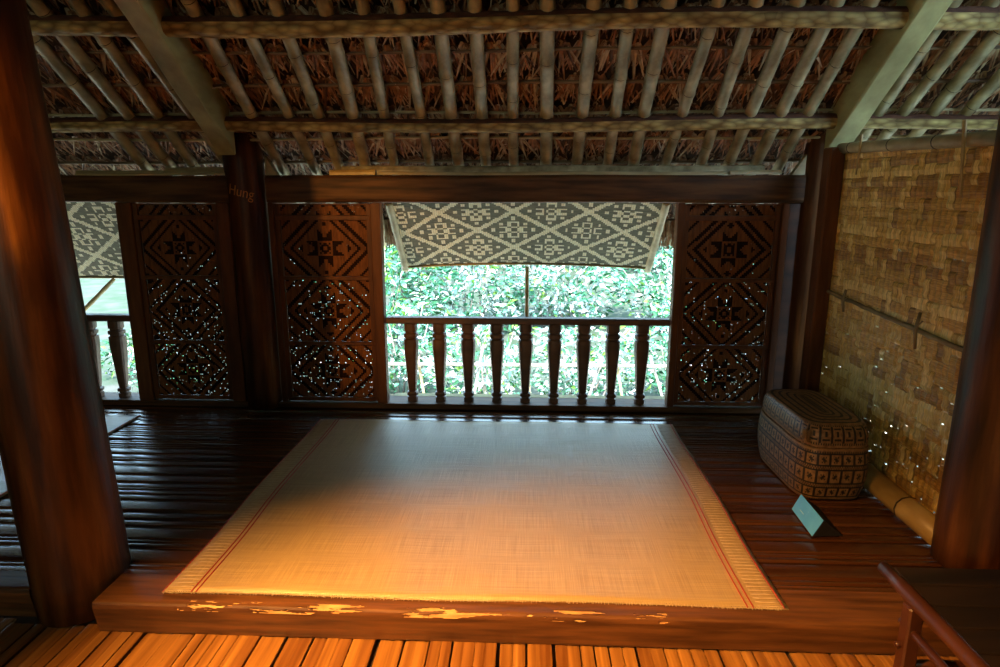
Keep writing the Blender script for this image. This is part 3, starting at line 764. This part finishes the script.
# ribbed side borders of the big mat: raised cross reeds
for side in (0, 1):
    mb = MB(); j = 0; v = .006
    while v < .996:
        u0, u1 = ((.004, .092) if side == 0 else (1.942, 2.030)); u0 /= 2.035; u1 /= 2.035
        pts = [P(u0 + (u1 - u0) * k / 4, v + .0006 * math.sin(k * 2 + v * 90)) for k in range(5)]
        pts = [(a, b, c + .0008) for a, b, c in pts]; mb.tube(pts, .0022, 5, flat=.7); v += .0125
    mb.build('ribbed_border', M['weed'], e)
mb = MB()
x = -1.19
while x < .83:
    y_ = P((x + 1.20) / 2.045, 0)[1]; mb.tube([(x, y_ + .004, .004), (x + rnd.uniform(-.003, .003), y_ - rnd.uniform(.003, .010), .003)], .0014, 4); x += rnd.uniform(.004, .012)
mb.build('cut_reed_ends', M['weed'], e)
e2, P2 = reed_mat(-4.1, -2.275, 2.05, 3.52, 0., 'second reed mat on the far left floor behind the thick column', [], [1.815], .004)
mb = MB()
for k in range(160):
    u = rnd.uniform(.0, .99); p = P2(u, 1); mb.tube([(p[0], p[1] - .005, .006), (p[0] + rnd.uniform(-.02, .02), p[1] + rnd.uniform(.0, .03), rnd.uniform(.006, .016)), (p[0] + rnd.uniform(-.03, .03), p[1] + rnd.uniform(.01, .05), .004)], .0012, 4)
o_ = mb.build('straw_fringe', M['weed'], e2); o_['kind'] = 'stuff'

# ------------------------------------------------------------------ woven chest
def chest():
    X0, Y0 = 1.325, 2.865; e = empty('woven_chest', (X0, Y0, 0.001), 'lidded basket chest woven with black square patterns beside the bamboo wall', 'chest')
    e.rotation_euler = (0, 0, 0)
    ex_ = 4.6; NU = 320
    def loop(a, b, z, n=NU, yaw=.03, p=ex_):
        out = []
        for i in range(n):
            q = 2 * PI * i / n; c, s = math.cos(q), math.sin(q)
            x = a * math.copysign(abs(c) ** (2 / p), c); y = b * math.copysign(abs(s) ** (2 / p), s)
            out.append((x, y))
        # re-sample evenly by arc length
        per = [0]; 
        for i in range(n): x0, y0 = out[i]; x1, y1 = out[(i + 1) % n]; per.append(per[-1] + math.hypot(x1 - x0, y1 - y0))
        T = per[-1]; res = []; k = 0
        for i in range(n):
            t = T * i / n
            while per[k + 1] < t: k += 1
            f = (t - per[k]) / (per[k + 1] - per[k] + 1e-9); x0, y0 = out[k % n]; x1, y1 = out[(k + 1) % n]
            x, y = x0 + (x1 - x0) * f, y0 + (y1 - y0) * f
            res.append((X0 + x * math.cos(yaw) - y * math.sin(yaw), Y0 + x * math.sin(yaw) + y * math.cos(yaw), z))
        return res
    H = .235; NZ = 34
    mb = MB()
    for j in range(NZ + 1):
        t = j / NZ; g = 1 + .075 * math.sin(PI * (t * .85 + .05)) - .05 * (1 - t) ** 3
        mb.v += loop(.150 * g, .275 * g, .002 + H * t)
    def body_dark(i, j):
        # three bands of squares split by chevron lines
        if j in (0, 1, 10, 22, 32): return (i % 2 == 0) if j != 1 else False
        if j in (11, 23): return i % 2 == 1
        band = (j - 2) if j < 10 else ((j - 12) if j < 22 else (j - 24)); hgt = 8 if j < 10 else (10 if j < 22 else 8)
        if band < 0 or band >= hgt: return False
        k = i % 10
        if k in (0, 1): return True
        if band in (0, hgt - 1): return True
        r = max(abs(k - 5.5), abs((band - (hgt - 1) / 2) * 8 / hgt * 1.1))
        if r > 3.1: return False
        if 1.2 < r <= 2.1: return False if (k + band) % 2 else True
        if r <= .9: return True
        return False
    for j in range(NZ):
        for i in range(NU):
            mb.f.append((j * NU + i, j * NU + (i + 1) % NU, (j + 1) * NU + (i + 1) % NU, (j + 1) * NU + i)); mb.m.append(1 if body_dark(i, j) else 0); mb.sm.append(True)
    mb.f.append(tuple(range(NU))[::-1]); mb.m.append(0); mb.sm.append(False)
    mb.build('body', [M['chest_light'], M['chest_dark']], e)
    # rim cord
    mb = MB(); lp = loop(.153, .279, .240, 80); lp.append(lp[0]); mb.tube(lp, .0045, 6); mb.build('rim_cord', M['chest_rim'], e)
    # lid
    mb = MB(); lv = [(.0, 1.03), (.03, 1.035), (.055, 1.02), (.075, .985), (.090, .93), (.096, .88)]; NUl = NU
    fine = []
    for k in range(len(lv) - 1):
        for q in range(3): t = q / 3; fine.append((lv[k][0] + (lv[k + 1][0] - lv[k][0]) * t, lv[k][1] + (lv[k + 1][1] - lv[k][1]) * t))
    fine.append(lv[-1])
    for (zz, g) in fine: mb.v += loop(.146 * g, .272 * g, .247 + zz)
    NL = len(fine) - 1
    for j in range(NL):
        for i in range(NU):
            k = i % 10; dk = (j in (1, 11) and i % 2 == 0) or (2 <= j <= 10 and (k in (0, 1) or (j in (3, 9) and k in (3, 4, 5, 6, 7, 8)) or (j in (5, 6, 7) and k in (5, 6))))
            mb.f.append((j * NU + i, j * NU + (i + 1) % NU, (j + 1) * NU + (i + 1) % NU, (j + 1) * NU + i)); mb.m.append(1 if dk else 0); mb.sm.append(True)
    base = NL * NU; prev = base; rings = 13
    for r in range(1, rings + 1):
        g = .88 * (1 - r / (rings + .0) * .995); o = len(mb.v); a = .146 * g; b = .272 * .88 - (.146 * .88 - a)
        mb.v += loop(max(a, .0015), max(b, .0015), .343 + .006 * math.sin(PI / 2 * r / rings))
        for i in range(NU):
            dk = (r % 3 == 1) or (r == 12 and i % 4 < 2)
            mb.f.append((prev + i, prev + (i + 1) % NU, o + (i + 1) % NU, o + i)); mb.m.append(1 if dk else 0); mb.sm.append(True)
        prev = o
    mb.f.append(tuple(prev + i for i in range(NU))); mb.m.append(0); mb.sm.append(False)
    ld = mb.build('lid', [M['chest_light'], M['chest_dark']], e)
    # frayed cane knot at the near left corner, cane edging strip
    mb = MB()
    for k in range(60):
        c = Vector((1.187, 2.602, .285)); a = [c + Vector((rnd.uniform(-.012, .02), rnd.uniform(-.012, .02), rnd.uniform(-.03, .035))) for _ in range(3)]
        mb.tube(a, .0022, 5)
    mb.build('corner_binding', M['chest_rim'], e)
    return e
chest()

# ------------------------------------------------------------------ tent card
def card():
    e = empty('tent_sign', (1.175, 2.40, 0.0), 'small pale blue tent-shaped sign with a black back on the floor by the chest', 'sign')
    A0, A1 = Vector((1.124, 2.510, .001)), Vector((1.114, 2.292, .001)); R0, R1 = Vector((1.150, 2.497, .075)), Vector((1.143, 2.278, .076)); C0, C1 = Vector((1.240, 2.520, .001)), Vector((1.232, 2.302, .001))
    mb = MB(); mb.add([A0, A1, R0, R1, C0, C1], [(0, 1, 3, 2), (2, 3, 5, 4), (0, 4, 5, 1), (0, 2, 4), (1, 5, 3)]); mb.build('stand', M['black'], e)
    n = (A1 - A0).cross(R0 - A0).normalized()
    if n.x > 0: n = -n
    mb = MB(); o = n * .0012; T = n * .0032
    q = [A0, A1, R1, R0]; v = [p + o for p in q] + [p + T for p in q]
    mb.add(v, [(0, 1, 2, 3), (7, 6, 5, 4), (0, 4, 5, 1), (1, 5, 6, 2), (2, 6, 7, 3), (3, 7, 4, 0)]); mb.build('face', M['plaque'], e)
    def fp(u, v): return A0 + (A1 - A0) * u + ((R0 - A0) * (1 - u) + (R1 - A1) * u) * v + n * .0036
    mb = MB()
    for (u0, u1, v0, v1) in ((.25, .58, .36, .39), (.46, .52, .58, .68)):
        mb.add([fp(u0, v0), fp(u1, v0), fp(u1, v1), fp(u0, v1)], [(0, 1, 2, 3)])
    mb.build('faint_print', M['plaque_ink'], e)
card()

# ------------------------------------------------------------------ dark bench, lower right
def bench():
    zf = -.12; e = empty('low_bench', (1.34, 1.2, zf), 'dark red-brown wooden bench with a black top in the lower right corner', 'bench')
    def tb(name, a, b, r, m='bench', n=12):
        mb = MB(); k = 8; A, B = Vector(a), Vector(b); mb.tube([A + (B - A) * i / k for i in range(k + 1)], [r * (1.0 if 0 < i < k else .82) for i in range(k + 1)], n); mb.build(name, M[m], e)
    tb('side_rail', (1.045, 1.715, .235), (1.045, .82, .235), .021)
    tb('side_rail', (1.66, 1.70, .235), (1.66, .82, .235), .021)
    tb('end_rail', (1.05, 1.665, .225), (1.65, 1.665, .225), .015); tb('end_rail', (1.05, .87, .225), (1.65, .87, .225), .015)
    for x in (1.045, 1.66):
        for y in (1.56, .93): 
            mb = MB(); mb.box(x - .02, x + .02, y - .02, y + .02, zf + .001, .22, 0, .005); mb.build('leg', M['bench'], e)
        tb('stretcher', (x, 1.60, .145), (x, .90, .145), .012)
        tb('peg', (x - .035, 1.56, .10), (x + .03, 1.56, .10), .008)
    tb('stretcher', (1.045, 1.56, .04), (1.66, 1.56, .04), .012)
    mb = MB(); 
    for i in range(9): y0 = .90 + i * .0895; mb.box(1.062, 1.645, y0, y0 + .086, .228, .246, 0, .004)
    mb.build('top', M['bench_top'], e)
bench()
# tan board leaning at the right edge behind the bench
mb = MB(); v = []
for (x, z) in ((1.665, -.001), (1.80, -.001), (1.80, .14), (1.70, .14)): v.append((x, 2.245 if False else 1.90, z))
v += [(a, b + .02, c) for a, b, c in v]
mb.add(v, [(0, 1, 2, 3), (7, 6, 5, 4), (0, 4, 5, 1), (1, 5, 6, 2), (2, 6, 7, 3), (3, 7, 4, 0)])
tag(mb.build('board', M['bamboo_gold']), 'small tan board standing on the floor at the right edge beside the column', 'board')

# ------------------------------------------------------------------ garden
def gz(x, y):
    r = max(0, y - 9) * .10 * min(1, max(0, (x + 5) / 4)) if y > 9 else 0
    r2 = max(0, y - 20) * .18
    return -1.1 + r + r2 + .05 * math.sin(x * .8) * math.cos(y * .6)
mb = MB(); nx, ny = 60, 60
for j in range(ny + 1):
    for i in range(nx + 1):
        x = -26 + 48 * i / nx; y = -6 + 50 * (j / ny); mb.v.append((x, y, gz(x, y)))
for j in range(ny):
    for i in range(nx): mb.f.append((j * (nx + 1) + i, j * (nx + 1) + i + 1, (j + 1) * (nx + 1) + i + 1, (j + 1) * (nx + 1) + i)); mb.m.append(0); mb.sm.append(True)
g_ = mb.build('ground', M['soil'], loc=(0, 0, 0)); struct(g_)
mb = MB(); mb.box(-6, 6, 4.15, 6.5, -1.15, -1.03, 0); struct(mb.build('bounce_slab', mat('pale_bounce', (.72, .66, .50), (.86, .80, .64), .9, (30, 30, 30), .5)))  # unseen pale slab added to bounce sunlight up to the flap and ceiling
LM = [M['lf1'], M['lf2'], M['lf3'], M['lf4']]
def leaf(mb, c, L, w, d, mi):
    side = d.cross(Vector((rnd.uniform(-1, 1), rnd.uniform(-1, 1), rnd.uniform(.2, 1)))).normalized(); up = side.cross(d).normalized()
    a = c; b = c + d * L * .45 + side * w / 2 + up * w * .2; e_ = c + d * L - up * L * .12; f = c + d * L * .45 - side * w / 2 + up * w * .2; m_ = c + d * L * .45
    mb.add([a, b, e_, f, m_], [(0, 1, 4), (1, 2, 4), (4, 2, 3), (0, 4, 3)], mi)
def shrub(x, y, rx, ry, h, n, L, wts, label, stems=8, base=0.):
    z0 = gz(x, y); e = empty('garden_shrub', (x, y, z0), label, 'shrub', 'shrubs in the garden')
    mb = MB()
    tips = []
    for k in range(stems):
        a = rnd.uniform(0, 6.28); r = rnd.uniform(.2, .9); tx, ty, tz = x + math.cos(a) * rx * r, y + math.sin(a) * ry * r, z0 + h * rnd.uniform(.6, 1.)
        mb.tube([(x + (tx - x) * .3 + rnd.uniform(-.1, .1), y + (ty - y) * .3, z0 - .02), (x + (tx - x) * .55, y + (ty - y) * .5, z0 + (tz - z0) * .45), (tx, ty, tz)], [.016, .011, .005], 5)
        tips.append((tx, ty, tz))
    mb.build('stems', M['stem'], e)
    mb = MB()
    for k in range(n):
        while True:
            p = Vector((rnd.uniform(-1, 1), rnd.uniform(-1, 1), rnd.uniform(-1, 1)))
            if .15 < p.length < 1: break
        lump = 1 + .18 * math.sin(p.x * 7 + x) * math.cos(p.z * 6 + y)
        c = Vector((x + p.x * rx * lump, y + p.y * ry * lump, z0 + base * h + (p.z * .5 + .5) * h * (1 - base) * lump))
        d = Vector((p.x + rnd.uniform(-.8, .8), p.y + rnd.uniform(-.8, .8), rnd.uniform(-.5, .7))).normalized()
        leaf(mb, c, L * rnd.uniform(.6, 1.3), L * rnd.uniform(.3, .5), d, rnd.choices([0, 1, 2, 3], wts)[0])
    mb.build('foliage', LM, e)
    return e
SH = [  # x, y, rx, ry, h, n, leaf, weights, label
 (-1.45, 7.4, .75, .5, 1.25, 1500, .11, (4, 5, 4, 2), 'leafy green shrub seen at the left end of the middle window'),
 (-.45, 6.9, .7, .5, 1.05, 1400, .10, (3, 3, 8, 1), 'pale leafy shrub behind the left balusters of the middle window'),
 (.65, 7.1, .75, .5, 1.0, 1400, .10, (3, 3, 7, 1), 'pale leafy shrub behind the right balusters of the middle window'),
 (1.75, 7.3, .7, .5, 1.15, 1300, .10, (5, 4, 4, 1), 'green shrub seen at the right end of the middle window'),
 (-2.3, 10.2, 1.1, .8, 1.9, 1700, .15, (4, 6, 2, 2), 'bluish green bush behind the leafy shrub at the left of the middle window'),
 (-.9, 10.6, 1.2, .8, 1.5, 1700, .15, (2, 4, 8, 1), 'tall whitish bush in the sunlit middle distance, left of the prop stick'),
 (.6, 10.8, 1.2, .8, 1.6, 1700, .15, (2, 5, 7, 1), 'tall whitish green bush in the sunlit middle distance, right of the prop stick'),
 (2.5, 10.5, 1.1, .8, 1.35, 1500, .14, (4, 4, 5, 1), 'low sunlit bush in the middle distance behind the window frame right edge'),
 (-3.3, 15.2, 2.0, 1.2, 2.5, 1700, .22, (4, 6, 3, 1), 'large far bush left of the slim tree trunk'),
 (-.2, 15.8, 2.1, 1.2, 2.4, 1700, .22, (2, 5, 8, 1), 'large pale far bush below the middle flap'),
 (2.6, 15.6, 1.8, 1.2, 2.6, 1700, .22, (4, 7, 3, 1), 'large mint green far bush right of the prop stick'),
 (5.6, 15.0, 2.0, 1.2, 2.0, 1500, .2, (4, 5, 4, 1), 'far bush behind the right window frame'),
 (-4.35, 7.3, .42, .4, .62, 420, .09, (6, 4, 1, 3), 'small green plant low in the left window beside its baluster'),
 (-5.2, 8.0, .5, .4, .60, 420, .09, (6, 4, 2, 3), 'small green plant low in the left window beside the thick column'),
 (-7.6, 22, 2.4, 1.4, 2.8, 1200, .25, (5, 5, 1, 1), 'dark green far bush in the left window below the flap'),
 (-12, 24, 3, 1.6, 3.4, 1200, .3, (5, 5, 1, 1), 'far bush behind the thick column'),
]
for s in SH: shrub(*s)
for i, (x, y) in enumerate([(-8.5, 30), (-2, 29), (4.5, 30), (11, 28), (-16, 30)]):
    shrub(x, y, 4.0, 2.2, 4.2, 1700, .42, (5, 5, 2, 1), ['tall hedge-like bush at the back of the garden left', 'tall hedge-like bush at the back of the garden left of centre', 'tall hedge-like bush at the back of the garden right of centre', 'tall hedge-like bush at the back of the garden right', 'tall hedge-like bush at the back of the garden far left'][i])
# spiky plant and slim trunks
mb = MB()
for k in range(26):
    a = rnd.uniform(0, 6.28); d = Vector((math.cos(a) * .8, math.sin(a) * .5, rnd.uniform(.6, 1.4))).normalized(); c = Vector((-1.85, 7.6, .12)); s = d.cross(Vector((0, 1, 0.1))).normalized(); L = rnd.uniform(.22, .36)
    mb.add([c - s * .012, c + s * .012, c + d * L * .6 + s * .014, c + d * L, c + d * L * .6 - s * .014], [(0, 1, 2, 3, 4)], 0)
mb.tube([(-1.95, 7.6, -1.0), (-1.9, 7.6, -.4), (-1.85, 7.6, .13)], [.03, .026, .02], 8, 1)
tag(mb.build('spiky_plant', [M['lf4'], M['stem']]), 'spiky yellow green plant on a bare stem at the upper left of the middle window', 'plant')
for (x, y, h, r, lb) in ((-2.5, 13, 4.5, .10, 'slim dark tree trunk behind the bushes below the flap'), (4.3, 19, 5, .14, 'slim tree trunk far behind at the right of the middle window')):
    mb = MB(); z0 = gz(x, y); mb.tube([(x, y, z0 - .05), (x + .06, y, z0 + h * .3), (x - .03, y, z0 + h * .6), (x + .1, y, z0 + h)], [r, r * .9, r * .8, r * .5], 10)
    tag(mb.build('tree_trunk', M['trunk']), lb, 'tree trunk')
# low bamboo fence below the window
e = empty('bamboo_fence', (.3, 6.0, -1.1), 'low pale bamboo fence in front of the shrubs, seen between the balusters', 'fence')
mb = MB(); mb.tube(seg((-2.4, 6.0, -.345), (3.0, 6.02, -.335), 20), [.016 * rnd.uniform(.9, 1.1) for _ in range(21)], 8); mb.build('fence_rail', M['stem'], e)
for k, x in enumerate([-2.2, -1.55, -1.0, -.5, .05, .62, .95, 1.35, 1.62, 2.4]):
    mb = MB(); ln = rnd.uniform(-.16, .16); mb.tube(seg((x - ln, 6.05, -1.12), (x + ln, 6.05, rnd.uniform(-.3, -.15)), 6), .013, 7); mb.build('fence_stake', M['stem' if k % 2 else 'bamboo_pale'], e)

# ------------------------------------------------------------------ light
sc = bpy.context.scene
w = bpy.data.worlds.new('world'); sc.world = w; w.use_nodes = True; bg = w.node_tree.nodes['Background']
bg.inputs[0].default_value = (.50, .78, 1.0, 1); bg.inputs[1].default_value = 5.0
sun = bpy.data.lights.new('sun', 'SUN'); sun.energy = 15; sun.angle = .02; sun.color = (1, .97, .93)
so = bpy.data.objects.new('sun', sun); COL.objects.link(so)
so.rotation_euler = Vector((.25, .50, -1.0)).to_track_quat('-Z', 'Y').to_euler()
sp = bpy.data.lights.new('warm_lamp', 'SPOT'); sp.energy = 1350; sp.color = (1, .47, .11); sp.spot_size = math.radians(58); sp.spot_blend = 1.0; sp.shadow_soft_size = .04
so2 = bpy.data.objects.new('warm_lamp', sp); COL.objects.link(so2); so2.location = (-1.68, .40, 2.45)
so2.rotation_euler = (Vector((-.30, 1.15, 0)) - so2.location).to_track_quat('-Z', 'Y').to_euler()
sp3 = bpy.data.lights.new('warm_lamp_upper', 'SPOT'); sp3.energy = 190; sp3.color = (1, .45, .07); sp3.spot_size = math.radians(24); sp3.spot_blend = .7; sp3.shadow_soft_size = .03
so3 = bpy.data.objects.new('warm_lamp_upper', sp3); COL.objects.link(so3); so3.location = (-1.76, .13, 2.0)
so3.rotation_euler = (Vector((-1.02, 3.72, .85)) - so3.location).to_track_quat('-Z', 'Y').to_euler()
dl = bpy.data.lights.new('rear_fill_light', 'AREA'); dl.shape = 'RECTANGLE'; dl.size = 3.0; dl.size_y = 1.3; dl.energy = 36; dl.color = (.88, 1, .74)  # added soft fill behind the camera; the back wall has no window
do = bpy.data.objects.new('rear_fill_light', dl); COL.objects.link(do); do.location = (-1.0, -2.95, 1.6); do.rotation_euler = (math.radians(82), 0, math.radians(-14))
vs_ = sc.view_settings; vs_.view_transform = 'Standard'; vs_.look = 'None'; vs_.gamma = 1; vs_.exposure = .5; vs_.use_curve_mapping = False
